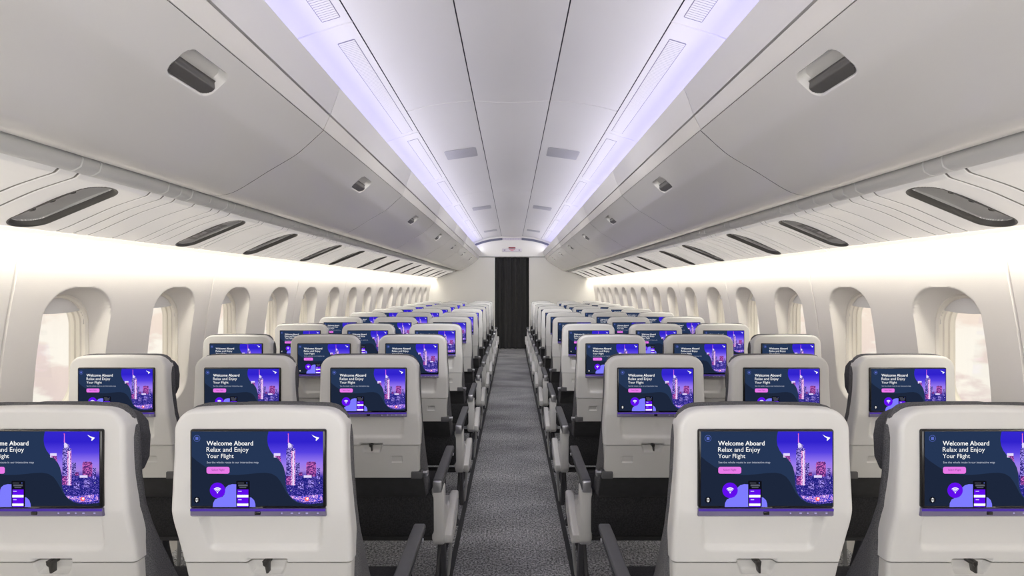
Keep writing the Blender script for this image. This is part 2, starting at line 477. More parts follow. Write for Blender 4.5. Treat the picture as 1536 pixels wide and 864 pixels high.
# ------------------------------------------------------------------ the seat
ZT = 1.134
W_TAB = [(.62, .186), (.70, .188), (.775, .193), (.84, .197), (.90, .198), (.95, .1955), (1.02, .192), (1.134, .190)]
B_TAB = [(.62, .062), (.70, .048), (.775, .034), (.84, .018), (.88, .006), (.91, 0.), (1.134, 0.)]
def wz(z): return smooth_tab(W_TAB, z)
def base_y(z): return smooth_tab(B_TAB, z)
def pocket(x, z):
    hw = .0345 + (z-.743)/.04*.0145
    d = max(abs(x)-hw, abs(z-.763)-.020)
    qx, qz = abs(x)-hw+.008, abs(z-.763)-.020+.008
    d = math.hypot(max(qx, 0), max(qz, 0)) + min(max(qx, qz), 0) - .008
    return .013*(1-sst(-.006, .0005, d))
def shell_y(x, z, w):
    y = base_y(z)
    # rounded outer edge
    hz = .30; zc = ZT-hz
    dist = -sdr(x, z-zc, w, hz, .048)
    re = .011
    if dist < re: y += re*(1-math.sqrt(max(0., 1-(1-dist/re)**2)))
    # sculpted recess under the screen
    zz = z-.850
    hw = .128 + (z-.80)/.1*.012
    d = sdr(x, zz, hw, .0485, .018)
    dep = .006 + .020*max(0, (z-.80)/.097)
    y += dep*(1-sst(-.014, .0, d))
    y += pocket(x, z)
    return y
def pull_y(x, z, w, sx):
    y = base_y(z)
    dist = w-abs(x); re = .009
    if dist < re: y += re*(1-math.sqrt(max(0., 1-(1-dist/re)**2)))
    y += pocket(x, z)
    d = sdr(x-sx*.098, z-.713, .023, .0145, .004)
    y += .005*(1-sst(-.0035, 0., d))
    return y

US = sorted(set([round(t, 4) for t in samples(-1, 1, .024, [(-1, -.93, .006), (.93, 1, .006), (-.30, .30, .017)])]))
def shell_bm():
    bm = bmesh.new()
    zs = samples(.7745, ZT, .0045, [(ZT-.056, ZT, .003), (ZT-.02, ZT, .0012)])
    r = .048
    def hw(z):
        w = wz(z); q = z-(ZT-r)
        return w - r + math.sqrt(max(0, r*r-q*q)) if q > 0 else w
    def f(u, z):
        x = u*hw(z); y = shell_y(x, z, wz(z))
        return Vector((x, y, z - .0035*(x/.15)**2*sst(.98, 1.13, z)))
    V = grid(bm, US, zs, f)
    # side skirt running forward
    bound = [V[0][j] for j in range(len(zs))] + [V[i][-1] for i in range(1, len(US))] + [V[-1][j] for j in range(len(zs)-2, -1, -1)]
    prev = bound
    for ext in (.012, .03):
        cur = [bm.verts.new(Vector((b.co.x*1.0, base_y(b.co.z)+.011+ext, b.co.z))) for b in bound]
        for a in range(len(bound)-1): bm.faces.new((prev[a], prev[a+1], cur[a+1], cur[a]))
        prev = cur
    # bottom return
    bot = [V[i][0] for i in range(len(US))]
    cur = [bm.verts.new(b.co+Vector((0, .03, 0))) for b in bot]
    for a in range(len(bot)-1): bm.faces.new((bot[a], cur[a], cur[a+1], bot[a+1]))
    return bm
def tray_bm(sx):
    bm = bmesh.new()
    zs = samples(.635, .7715, .0045, [(.694, .732, .0022)])
    us = sorted(set([round(t, 4) for t in samples(-1, 1, .024, [(-1, -.93, .008), (.93, 1, .008), (-.30, .30, .017), (.36*1, .68, .01)])]))
    if sx < 0: us = [-u for u in us[::-1]]
    def f(u, z):
        w = wz(z)-.002; x = u*w
        return Vector((x, pull_y(x, z, w, sx), z))
    V = grid(bm, us, zs, f)
    nz = len(zs)-1; nu = len(us)-1
    bound = [V[0][j] for j in range(nz+1)] + [V[i][-1] for i in range(1, nu+1)] + [V[-1][j] for j in range(nz-1, -1, -1)] + [V[i][0] for i in range(nu-1, 0, -1)]
    cur = [bm.verts.new(Vector((b.co.x, base_y(b.co.z)+.04, b.co.z))) for b in bound]
    n = len(bound)
    for a in range(n): bm.faces.new((bound[a], bound[(a+1) % n], cur[(a+1) % n], cur[a]))
    return bm

def rr_ring(cx, cy, hx, hy, r, z, n=6):
    """rounded-rectangle ring in the xy plane at height z"""
    r = min(r, hx*.98, hy*.98); pts = []
    for sx, sy, a in ((1, -1, -90), (1, 1, 0), (-1, 1, 90), (-1, -1, 180)):
        for k in range(n+1):
            t = math.radians(a+90*k/n)
            pts.append(Vector((cx+sx*(hx-r)+r*math.cos(t), cy+sy*(hy-r)+r*math.sin(t), z)))
    return pts
def cushion_bm():
    bm = bmesh.new(); rings = []
    #      z     hw    back   front
    tab = [(.40, .190, .205, .235), (.42, .200, .190, .262), (.50, .203, .165, .255), (.58, .203, .115, .215), (.635, .202, .092, .186), (.70, .200, .070, .155),
           (.775, .200, .056, .118), (.84, .199, .042, .090), (.90, .200, .026, .066), (.97, .197, .022, .056), (1.06, .194, .022, .054),
           (1.085, .191, .022, .054), (1.105, .185, .022, .054), (1.119, .176, .024, .054), (1.129, .163, .026, .053), (1.134, .146, .029, .051), (1.1355, .125, .033, .048)]
    for z, w, b, f in tab:
        rings.append(rr_ring(0, (b+f)/2, w, (f-b)/2, min(.022, (f-b)/2*.95), z, 5))
    loft(bm, rings)
    return bm
def headrest_bm():
    bm = bmesh.new(); rings = []
    tab = [(.955, .120, .058, .085), (.962, .150, .054, .098), (.975, .168, .052, .106), (1.00, .175, .050, .112), (1.05, .176, .050, .114), (1.085, .172, .050, .112),
           (1.105, .160, .050, .108), (1.118, .138, .050, .102), (1.127, .110, .050, .095), (1.133, .090, .052, .088), (1.137, .07, .056, .082)]
    for z, w, b, f in tab:
        rings.append(rr_ring(0, (b+f)/2, w, (f-b)/2, .024, z-.008, 5))
    loft(bm, rings)
    return bm
def seat_cushion_bm():
    bm = bmesh.new()
    prism(bm, [(.145, .36), (.145, .50), (.150, .515), (.162, .526), (.18, .530), (.38, .526), (.47, .505), (.535, .470), (.556, .435), (.550, .39), (.52, .358), (.48, .345), (.16, .345)], 'x', -.222, .226, .022, 4)
    return bm

def screen_bm():
    bm = bmesh.new(); box(bm, (0, -.0005, 1.0015), (.2985, .013, .173), .0045, 3); return bm
def bar_bm():
    bm = bmesh.new()
    prism(bm, [(-.0055, .9145), (.012, .9145), (.012, .894), (-.002, .8955), (-.006, .899)], 'x', -.1485, .1485, .0015, 2)
    return bm

def make_seat(side, kind):
    """side: +1 for the block left of the aisle (aisle at +x of the seat), -1 for the mirrored block"""
    s = side
    def mir(bm):
        if s < 0:
            for v in bm.verts: v.co.x = -v.co.x
        return bm
    t = thing('airline_seat', '', 'seat')
    me = SH.get('shell')
    def shared(key, name, build, mats, parent, **k):
        if key in SH: return link(name, SH[key], parent)
        o = obj(name, build(), mats, parent, **k); SH[key] = o.data; return o
    shared('shell', 'backrest_shell', shell_bm, M['shell'], t, smooth=50)
    shared(('tray', s), 'tray_table', lambda: tray_bm(s), M['pocket'], t, smooth=50)
    shared('cushion', 'backrest_cushion', cushion_bm, M['fabric'], t, smooth=60)
    shared('head', 'headrest', headrest_bm, M['head'], t, smooth=60)
    shared('seatc', 'seat_cushion', seat_cushion_bm, M['black'], t, smooth=60)
    # lower back cover below the shell
    def lower():
        bm = bmesh.new(); prism(bm, [(.075, .645), (.10, .645), (.19, .52), (.20, .50), (.165, .50), (.138, .535)], 'x', -.196, .196, .004, 2); return bm
    shared('lower', 'lower_back_cover', lower, M['leather'], t)
    sc = shared('screen', 'screen', screen_bm, M['bezel'], t)
    if 'display' not in SH:
        o = obj('display', build_display(), DM, sc, smooth=0, recalc=False); SH['display'] = o.data
    else: o = link('display', SH['display'], sc)
    o.location = (0, -.0072, 1.0025)
    if 'mk' not in SH:
        m_ = text_mesh('Panasonic', 1.); bm = bmesh.new(); bm.from_mesh(m_); w = max(v.co.x for v in bm.verts)
        for v in bm.verts: v.co = Vector((-.0125+v.co.x/w*.025, -.0073, .9162+v.co.y/w*.025))
        o = obj('maker_lettering', bm, M['sign'], sc, smooth=0); SH['mk'] = o.data
    else: link('maker_lettering', SH['mk'], sc)
    bar = shared('bar', 'control_bar', bar_bm, M['bar'], t)
    def bar_glow():
        bm = bmesh.new(); box(bm, (0, -.0058, .9112), (.296, .0012, .0052)); return bm
    shared('led', 'light_line', bar_glow, M['led'], bar)
    def sens():
        bm = bmesh.new(); box(bm, (.0, -.0061, .9045), (.013, .003, .0072), .0013, 2); return bm
    shared('sens', 'sensor_eye', sens, M['bezel'], bar)
    def icons():
        bm = bmesh.new()
        for x, w in ((.053, .003), (.075, .005), (.091, .003), (.108, .005), (.132, .004)):
            box(bm, (x, -.0062, .9045), (w, .0006, .003))
        return bm
    shared('icons', 'button_icons', icons, M['icon'], bar, smooth=0)
    def latch():
        bm = bmesh.new()
        prism(bm, [(-.008, .779), (.007, .779), (.0055, .768), (.0055, .752), (.0015, .752), (-.001, .766)], 'y', .026, .041, .0015, 2)
        tube(bm, [(0, .05, .774), (0, .026, .774)], .006, 12)
        return bm
    shared('latch', 'tray_latch', latch, M['latch'], t)
    def brk():
        bm = bmesh.new(); box(bm, (s*.176, .066, .648), (.044, .036, .028), .003, 2); return bm
    b = shared(('brk', s), 'hinge_bracket', brk, M['bracket'], t)
    def pin():
        bm = bmesh.new(); tube(bm, [(s*.195, .075, .65), (s*.217, .075, .65)], .007, 12); box(bm, (s*.212, .085, .643), (.008, .025, .02), .002); return bm
    shared(('pin', s), 'hinge_pin', pin, M['chrome'], b)
    # armrest on the aisle side
    ax = .243
    def arm():
        bm = bmesh.new()
        prism(bm, [(.154, .575), (.165, .586), (.34, .589), (.50, .594), (.574, .592), (.574, .577), (.52, .566), (.36, .555), (.24, .545), (.154, .542)], 'x', ax-.0205, ax+.0205, .006, 3)
        return mir(bm)
    a = shared(('arm', s), 'armrest', arm, M['arm'], t)
    def armedge():
        bm = bmesh.new(); prism(bm, [(.17, .573), (.34, .577), (.50, .582), (.56, .582), (.50, .575), (.34, .568), (.17, .562)], 'x', ax+.019, ax+.0225); return mir(bm)
    shared(('arme', s), 'edge_strip', armedge, M['armside'], a)
    def cap():
        bm = bmesh.new(); box(bm, (ax, .152, .560), (.037, .013, .048), .005, 3); return mir(bm)
    shared(('cap', s), 'end_cap', cap, M['chrome'], a)
    def pivot():
        bm = bmesh.new(); tube(bm, [(ax+.018, .50, .574), (ax+.026, .50, .574)], .007, 12); return mir(bm)
    shared(('piv', s), 'recline_button', pivot, M['chrome'], a)
    if kind == 'aisle':
        def shr():
            bm = bmesh.new()
            prism(bm, [(.162, .548), (.222, .55), (.232, .46), (.30, .415), (.44, .40), (.455, .36), (.43, .305), (.31, .285), (.21, .285), (.168, .325)], 'x', ax-.027, ax+.026, .012, 3)
            return mir(bm)
        sh = shared(('shr', s), 'end_shroud', shr, M['shroud'], t, smooth=50)
        def wing():
            bm = bmesh.new()
            prism(bm, [(.19, .335), (.245, .352), (.40, .424), (.455, .416), (.462, .385), (.44, .32), (.34, .283), (.23, .28), (.193, .305)], 'x', ax+.018, ax+.056, .009, 3)
            return mir(bm)
        shared(('wing', s), 'side_cover', wing, M['shroud'], sh, smooth=50)
        def groove():
            bm = bmesh.new(); tube(bm, [(ax+.0555, .22, .325), (ax+.0560, .33, .362), (ax+.0560, .42, .392)], .0025, 8); return mir(bm)
        shared(('grv', s), 'cover_line', groove, M['chrome'], sh)
    else:
        def post():
            bm = bmesh.new(); prism(bm, [(.17, .545), (.25, .55), (.30, .44), (.30, .33), (.22, .33)], 'x', ax-.014, ax+.002, .004, 2); return mir(bm)
        shared(('post', s), 'armrest_post', post, M['arm'], t)
    def beam(yy, zz, r):
        bm = bmesh.new(); tube(bm, [(-.245, yy, zz), (.2445, yy, zz)], r, 12); return mir(bm)
    shared(('beam1', s), 'crossbar', lambda: beam(.33, .255, .016), M['legdark'], t)
    shared(('beam2', s), 'crossbar', lambda: beam(.52, .262, .014), M['legdark'], t)
    if kind != 'middle':
        lx = .234 if kind == 'aisle' else -.10
        def leg1():
            bm = bmesh.new()
            prism(bm, [(.345, .29), (.385, .29), (.415, .15), (.455, .012), (.50, .012), (.50, 0), (.40, 0), (.40, .012), (.375, .15)], 'x', lx-.011, lx+.011, .003, 2)
            return mir(bm)
        shared(('leg1', s, kind), 'front_leg', leg1, M['leg'], t)
        def leg2():
            bm = bmesh.new()
            tube(bm, [(lx+.012, .345, .245), (lx+.02, .40, .245), (lx+.026, .435, .232), (lx+.028, .45, .20), (lx+.024, .452, .10), (lx+.014, .455, .015), (lx+.012, .456, .002)], .0085, 10)
            return mir(bm)
        shared(('leg2', s, kind), 'brace_rod', leg2, M['legpale'], t)
        def leg3():
            bm = bmesh.new()
            tube(bm, [(lx-.006, .345, .27), (lx-.006, .25, .13), (lx-.006, .17, .012)], [.009, .008, .008], 10); box(bm, (lx-.006, .165, .006), (.03, .06, .012), .003)
            return mir(bm)
        shared(('leg3', s, kind), 'rear_leg', leg3, M['legdark'], t)
    return t
SH = {}

ORD = ['nearest row', 'second row from the camera', 'third row from the camera', 'fourth row from the camera', 'fifth row from the camera', 'sixth row from the camera',
       'seventh row from the camera', 'eighth row from the camera', 'third row from the bulkhead', 'second row from the bulkhead', 'last row before the bulkhead']
XC = {'aisle': .558, 'middle': 1.048, 'window': 1.538}
for side in (1, -1):
    sname = 'left' if side > 0 else 'right'
    for kind in ('aisle', 'middle', 'window'):
        proto = make_seat(side, kind); first = True
        for n in range(NROW):
            if kind == 'window' and n == 0: continue          # outside the photograph
            o = proto if first else copy_tree(proto); first = False
            o.location = (-side*XC[kind], ROW0+PITCH*n, 0)
            where = {'aisle': 'on the aisle', 'middle': 'in the middle', 'window': 'by the window'}[kind]
            tag(o, 'white-backed charcoal seat %s of the %s block, %s' % (where, sname, ORD[n]), 'seat', 'airline seats in the %s block' % sname)

# ------------------------------------------------------------------ floor
def extrude_y(bm, pts, ys, mi=0):
    R = [[bm.verts.new(Vector((p[0], y, p[1]))) for p in pts] for y in ys]
    for i in range(len(R)-1):
        for k in range(len(pts)-1):
            f = bm.faces.new((R[i][k], R[i][k+1], R[i+1][k+1], R[i+1][k])); f.material_index = mi
bm = bmesh.new(); box(bm, (0, (Y0+D)/2, -.02), (3.96, D-Y0+.3, .04)); struct(obj('floor', bm, M['carpet'], smooth=0))
k = 1
for x, w, m in ((-.301, .026, 'strip'), (.301, .026, 'strip'), (-.36, .03, 'track'), (.36, .03, 'track')):
    bm = bmesh.new(); box(bm, (x, (Y0+D-.06)/2, .0012), (w, D-Y0-.06, .0025)); struct(obj('trim_%d' % k, bm, M[m], smooth=0)); k += 1

# ------------------------------------------------------------------ side walls and windows
WT = [(-.01, 1.79), (.2, 1.85), (.5, 1.895), (.8, 1.912), (1.065, 1.897), (1.25, 1.873), (1.40, 1.846), (1.476, 1.832), (1.60, 1.812), (1.66, 1.80)]
def wx(z): return smooth_tab(WT, z)
WY = [2.046 + .5825*i for i in range(-2, 15)]
WZC, WHY, WHZ, WR = 1.078, .160, .322, .135         # reveal opening
GZC, GHY, GHZ, GR = 1.100, .134, .258, .128         # inner opening
XG = 1.965
SEAM = [1.754 + 1.165*i for i in range(-2, 8)]
def reveal(y, z):
    best = min(WY, key=lambda c: abs(c-y))
    return sdr(y-best, z-WZC, WHY, WHZ, WR), sdr(y-best, z-GZC, GHY, GHZ, GR)
def wall_pt(s):
    def f(y, z):
        x = wx(z)
        a, b = reveal(y, z)
        if a < 0:
            t = max(0., min(1., a/(a-b) if b > 0 else 1.))      # 0 at the outer edge, 1 at the inner opening
            u = t*t/(t+.05)*1.05; e = math.sin(min(1, u)*PI/2)
            x = x + (XG-x)*e
        for q in SEAM:
            dq = abs(y-q)
            if dq < .007: x += .006*(1-sst(.0015, .006, dq))
        return Vector((s*x, y, z))
    return f
fine = [(c-.185, c+.185, .006) for c in WY] + [(q-.014, q+.014, .0025) for q in SEAM]
ys = samples(Y0, D, .06, fine)
zs = samples(0, 1.63, .05, [(.73, .80, .008), (.80, 1.22, .012), (1.22, 1.425, .0055)])
for s, nm in ((-1, 'left'), (1, 'right')):
    bm = bmesh.new()
    grid(bm, ys, zs, wall_pt(s), keep=lambda y, z: reveal(y, z)[1] > -.004)
    struct(obj('wall_'+nm, bm, M['wall'], smooth=45))
def win_ring(x, hy, hz, r):
    pts = []
    for sy, sz, a in ((1, -1, -90), (1, 1, 0), (-1, 1, 90), (-1, -1, 180)):
        for k in range(13):
            t = math.radians(a+90*k/12)
            pts.append(Vector((x, sy*(hy-r)+r*math.cos(t), sz*(hz-r)+r*math.sin(t))))
    return pts
wn = 1; wproto = {}
for s in (-1, 1):
    for wy in WY:
        if s not in wproto:
            w = bpy.data.objects.new('window_%d' % wn, None); COL.objects.link(w)
            bm = bmesh.new()
            loft(bm, [win_ring(s*x, GHY+d, GHZ+d, GR+d) for x, d in ((XG-.012, .004), (XG-.004, -.003), (XG+.012, -.004), (XG+.016, -.009), (XG+.020, -.004), (XG+.036, -.005), (XG+.040, -.011), (XG+.044, -.006), (XG+.068, -.007), (XG+.070, .02), (XG-.012, .02), (XG-.012, .004))], cap=False)
            obj('window_frame', bm, M['reveal'], w)
            bm = bmesh.new(); loft(bm, [win_ring(s*(XG+.058), GHY-.004, GHZ-.004, GR-.004), win_ring(s*(XG+.060), GHY-.004, GHZ-.004, GR-.004)])
            obj('pane', bm, M['glass'], w, smooth=0)
            bm = bmesh.new()
            R = []
            for x in (XG+.004, XG+.009):
                ring = [p for p in win_ring(s*x, GHY-.002, GHZ-.002, GR-.002)]
                zc = .198
                ring = [Vector((p.x, p.y, max(p.z, zc-.012*(1-(p.y/GHY)**2)))) for p in ring]
                R.append(ring)
            loft(bm, R); bmesh.ops.remove_doubles(bm, verts=bm.verts, dist=1e-5)
            obj('window_shade', bm, M['shade'], w, smooth=30)
            wproto[s] = w
        else:
            w = copy_tree(wproto[s]); w.name = 'window_%d' % wn
        w.location = (0, wy, GZC); w['kind'] = 'structure'; wn += 1

# ------------------------------------------------------------------ cream trim above the side walls
def trim_pts(s): return [(s*1.69, H+.212), (s*1.686, H+.203), (s*1.695, H+.192), (s*1.712, H+.188), (s*1.728, H+.189), (s*1.735, H+.196), (s*1.73, H+.222), (s*1.70, H+.222)]
for s in (-1, 1):
    bm = bmesh.new()
    for yb in [BIN0+.62+BINP*i for i in range(-2, 8)]:
        a, b = max(Y0, yb), min(D-.005, yb+BINP-.004)
        if b > a: prism(bm, trim_pts(s), 'y', a, b)
    struct(obj('trim_%d' % k, bm, M['trim'])); k += 1

# ------------------------------------------------------------------ passenger service panels under the bins
PSU = Profile([(-1.333, H+.352), (-1.348, H+.338), (-1.405, H+.319), (-1.479, H+.293), (-1.575, H+.251), (-1.64, H+.222), (-1.70, H+.200)])
OV_A, OV_B = 2.39-BINP, 1.605          # sign oval, nozzle oval (first in frame)
def oval_sd(s_, y, yc):
    return sdr(s_-PSU.L*.51, y-yc, .174, .062, .060)
GRV = [.12, .383, .447, .737, .804, .867, .982, 1.10, 1.154, 1.233]
def psu_panel(side, y0, y1, yas, ybs):
    bm = bmesh.new()
    gr = []
    for base in (OV_A + BINP*i for i in range(-2, 8)):
        for g in GRV: gr.append(base+g)
    ov = yas + ybs
    gr = [g for g in gr if y0+.01 < g < y1-.01 and all(abs(g-o) > .075 for o in ov)]
    ss = samples(0, PSU.L, .02, [(PSU.L*.51-.182, PSU.L*.51-.11, .004), (PSU.L*.51-.11, PSU.L*.51+.11, .012), (PSU.L*.51+.11, PSU.L*.51+.182, .004)])
    yy = samples(y0, y1, .035, [(o-.070, o+.070, .003) for o in ov] + [(g-.014, g+.014, .002) for g in gr])
    def f(a, y):
        p = PSU.at(a); n = PSU.nrm(a)
        if n.y < 0: n = -n
        d = 0.
        for o in ov:
            q = oval_sd(a, y, o)
            if q < .002: d += (.024 if o in ybs else .015)*(1-sst(-.005, .001, q))
        for g in gr:
            q = abs(y-g)
            if q < .006: d += .009*(1-sst(.002, .005, q))
        p = p + n*d
        return Vector((-side*p.x if side > 0 else p.x, y, p.y))
    def mi(a, y):
        return 1 if any(oval_sd(a, y, o) < -.004 for o in ov) else (2 if any(abs(y-g) < .0035 for g in gr) else 0)
    grid(bm, ss, yy, f, mi=mi)
    return bm
def oval_pts(yc, out, drop, side, n=14):
    """ring of points round the oval, following the panel surface; out grows the oval, drop lowers it into the cabin"""
    pts = []; hs, hy = .174+out, .062+out; r = min(.060+out, hy)
    for sx, sy, a in ((1, -1, -90), (1, 1, 0), (-1, 1, 90), (-1, -1, 180)):
        for q in range(n+1):
            t = math.radians(a+90*q/n)
            ss = PSU.L*.51 + sx*(hs-r)+r*math.cos(t); y = yc + sy*(hy-r)+r*math.sin(t)
            p = PSU.at(ss); nn = PSU.nrm(ss)
            if nn.y < 0: nn = -nn
            p = p - nn*drop
            pts.append(Vector((-p.x if side > 0 else p.x, y, p.y)))
    return pts
EDGES = [BIN0+.62+BINP*i for i in range(-1, 8)]
for side in (-1, 1):
    sn = 'left' if side < 0 else 'right'
    seq = 0
    for i, e in enumerate(EDGES):
        y0, y1 = max(Y0, e+.002), min(D-.004, e+BINP-.002)
        if y1-y0 < .1: continue
        yas = [v for v in (OV_A+BINP*q for q in range(-1, 8)) if y0+.07 < v < y1-.07]
        ybs = [v for v in (OV_B+BINP*q for q in range(-1, 8)) if y0+.07 < v < y1-.07]
        pos = ['nearest the camera', 'second from the camera', 'third from the camera', 'fourth from the camera', 'fifth from the camera', 'second from the bulkhead', 'against the bulkhead'][max(0, min(i-1, 6))]
        t = thing('service_panel', 'pearl grooved service panel under the %s bins, %s' % (sn, pos), 'service panel', (0, 0, 0), 'service panels under the %s bins' % sn)
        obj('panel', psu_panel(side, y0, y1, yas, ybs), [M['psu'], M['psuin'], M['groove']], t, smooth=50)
        for o in yas+ybs:
            bm = bmesh.new()
            dz = -.0185 if o in ybs else -.0120
            loft(bm, [oval_pts(o, .0020, -.0005, side), oval_pts(o, .0018, .0008, side), oval_pts(o, -.0015, .0008, side), oval_pts(o, -.0055, -.003, side), oval_pts(o, -.0075, dz, side)], cap=False)
            fr = obj('oval_frame', bm, M['psuring'], t, smooth=50)
            if o in ybs:
                for q in (.20, .50, .80):
                    a = PSU.L*.51 + (q-.5)*.24; p = PSU.at(a); nn = PSU.nrm(a)
                    if nn.y < 0: nn = -nn
                    bm = bmesh.new(); c0 = p+nn*.026; c1 = p+nn*.012
                    X = lambda v: -v.x if side > 0 else v.x
                    tube(bm, [(X(c0), o-.036, c0.y), (X(c1), o-.038, c1.y)], [.015, .012], 14)
                    c2 = p+nn*.008
                    tube(bm, [(X(c1), o-.038, c1.y), (X(c2), o-.038, c2.y)], [.008, .006], 12)
                    obj('air_nozzle', bm, M['nozzle'], t)
            else:
                bm = bmesh.new()
                def sf(a, y, dd=.0125):
                    p = PSU.at(a); nn = PSU.nrm(a)
                    if nn.y < 0: nn = -nn
                    p = p+nn*dd; return Vector((-p.x if side > 0 else p.x, y, p.y))
                m0 = PSU.L*.51
                grid(bm, samples(m0-.075, m0+.105, .012), samples(o-.034, o+.034, .017), lambda a, y: sf(a, y))
                sg = obj('sign_plate', bm, M['sign'], t)
                bm = bmesh.new()
                for a0, a1, b0, b1 in ((-.05, -.043, -.02, .02), (-.039, -.032, -.02, .012), (-.028, -.021, -.02, .02), (-.012, -.006, -.012, .012), (.02, .03, -.02, .014), (.034, .04, -.02, .02), (.045, .055, -.006, .018), (.062, .067, -.018, .012), (.072, .082, -.02, .02)):
                    vs = [bm.verts.new(sf(m0+a, o+b, .0116)) for a, b in ((a0, b0), (a1, b0), (a1, b1), (a0, b1))]; bm.faces.new(vs)
                obj('pictogram', bm, M['signmark'], sg, smooth=0)
        if i == 0: aft(t)

# closing strips behind the rails, added to stop cove light leaking through
for s in (-1, 1):
    bm = bmesh.new(); prism(bm, [(s*1.336, H+.351), (s*1.336, H+.415), (s*1.288, H+.415), (s*1.288, H+.422), (s*1.346, H+.422), (s*1.346, H+.349)], 'y', Y0, D-.005)
    struct(obj('trim_%d' % k, bm, M['carcass'], smooth=0)); k += 1
# grab rails along the bin edge
for side in (-1, 1):
    bm = bmesh.new()
    P = [(-1.296, .346), (-1.318, .345), (-1.337, .354), (-1.345, .372), (-1.343, .392), (-1.330, .404), (-1.305, .404), (-1.290, .39), (-1.286, .366)]
    P = [(-1.293, .3445), (-1.307, .343), (-1.320, .348), (-1.329, .362), (-1.329, .385), (-1.322, .403), (-1.30, .408), (-1.276, .400), (-1.266, .380), (-1.272, .356)]
    P = [(-side*x if side > 0 else x, H+z) for x, z in P]
    cuts = []
    for base in (OV_A+BINP*q for q in range(-2, 8)):
        for g in GRV: cuts.append(base+g)
    yl = [Y0] + [c for c in sorted(cuts) if Y0 < c < D-.02] + [D-.005]
    cx = sum(p[0] for p in P)/len(P); cz = sum(p[1] for p in P)/len(P)
    rings = []
    def rg(y, sc): return [Vector((cx+(p[0]-cx)*sc, y, cz+(p[1]-cz)*sc)) for p in P]
    for a, b in zip(yl, yl[1:]):
        rings += [rg(a+.002, .90), rg(a+.004, 1.), rg(b-.004, 1.), rg(b-.002, .90)]
    loft(bm, rings)
    o = obj('grab_rail', bm, M['rail'], smooth=50)
    tag(o, 'white jointed grab rail along the lower edge of the %s overhead bins' % ('left' if side < 0 else 'right'), 'rail')

# ------------------------------------------------------------------ overhead bins
DOOR = Profile([(-.7665, H+.638), (-.790, H+.616), (-.870, H+.545), (-.930, H+.507), (-.993, H+.470), (-1.045, H+.437), (-1.09, H+.409), (-1.120, H+.3925), (-1.145, H+.382), (-1.180, H+.374), (-1.213, H+.374), (-1.243, H+.380), (-1.252, H+.392)])
HSC = .098
def door_bm(side, y0, y1, yh):
    bm = bmesh.new()
    ss = samples(0, DOOR.L, .02, [(.045, .155, .003), (DOOR.L-.16, DOOR.L, .008)])
    yy = samples(y0, y1, .05, [(y0, y0+.006, .002), (y1-.006, y1, .002)] + ([(yh-.095, yh+.095, .003)] if yh else []))
    def f(a, y):
        p = DOOR.at(a); n = DOOR.nrm(a)
        if n.y < 0: n = -n
        d = 0
        if yh:
            q = sdr(a-HSC, y-yh, .046, .083, .026)
            if q < .012:
                d = .026*(1-sst(-.006, 0.0015, q))
        p = p+n*d
        return Vector((-p.x if side > 0 else p.x, y, p.y))
    V = grid(bm, ss, yy, f)
    # turn the ends and edges inward so that the door has thickness
    def skirt(line, off):
        cur = [bm.verts.new(v.co+off(v)) for v in line]
        for a in range(len(line)-1): bm.faces.new((line[a], line[a+1], cur[a+1], cur[a])).material_index = 1
    def inn(v):
        return Vector((side*.012, 0, .018))
    skirt([V[i][0] for i in range(len(ss))], inn); skirt([V[i][-1] for i in range(len(ss))], inn); skirt(V[0], inn)
    return bm
def flap_bm(side, yh):
    bm = bmesh.new()
    # lower half of the handle cut-out, a dark pull lip bulging a little out of the door
    def f(a, y):
        p = DOOR.at(a); n = DOOR.nrm(a)
        if n.y < 0: n = -n
        t = (a-(HSC-.002))/.041
        w = 1.
        d = .004 + .012*(1-sst(0, .35, t)) - .002*math.sin(PI*min(1, max(0, t)))
        p = p+n*d
        return Vector((-p.x if side > 0 else p.x, y, p.y))
    ss = samples(HSC-.006, HSC+.044, .002); yy = samples(yh-.081, yh+.081, .003)
    grid(bm, ss, yy, f, keep=lambda a, y: sdr(a-HSC, y-yh, .0435, .0805, .024) < 0)
    return bm
def bin_unit(side, y0, y1, yh, label, group):
    t = thing('overhead_bin', label, 'luggage bin', (0, 0, 0), group)
    sx = lambda x: -x if side > 0 else x
    obj('door', door_bm(side, y0, y1, yh), [M['bin'], M['carcass']], t, smooth=50)
    if yh: obj('handle', flap_bm(side, yh), M['handle'], t, smooth=60)
    bm = bmesh.new()
    prism(bm, [(sx(x), H+z) for x, z in ((-.741, .6955), (-.7655, .6410), (-.79, .645), (-.79, .695))], 'y', y0, y1, .0015, 2)
    obj('hinge_strip', bm, M['binstrip'], t)
    bm = bmesh.new()
    prism(bm, [(sx(x), H+z) for x, z in ((-.699, .810), (-.7375, .7025), (-.76, .703), (-.76, .80), (-1.15, .83), (-1.15, .845), (-.76, .822), (-.71, .818))], 'y', y0, y1, .0015, 2)
    obj('top_fascia', bm, M['fascia'], t)
    bm = bmesh.new()
    prism(bm, [(sx(x), H+z) for x, z in ((-.765, .80), (-.765, .69), (-.80, .66), (-.88, .585), (-1.10, .45), (-1.20, .42), (-1.262, .41), (-1.285, .43), (-1.285, .80))], 'y', y0-.0015, y1+.0015)
    obj('carcass', bm, M['carcass'], t, smooth=0)
    return t
BPOS = ['nearest the camera', 'second from the camera', 'third from the camera', 'fourth from the camera', 'fifth from the camera', 'sixth from the camera', 'second from the bulkhead', 'against the bulkhead']
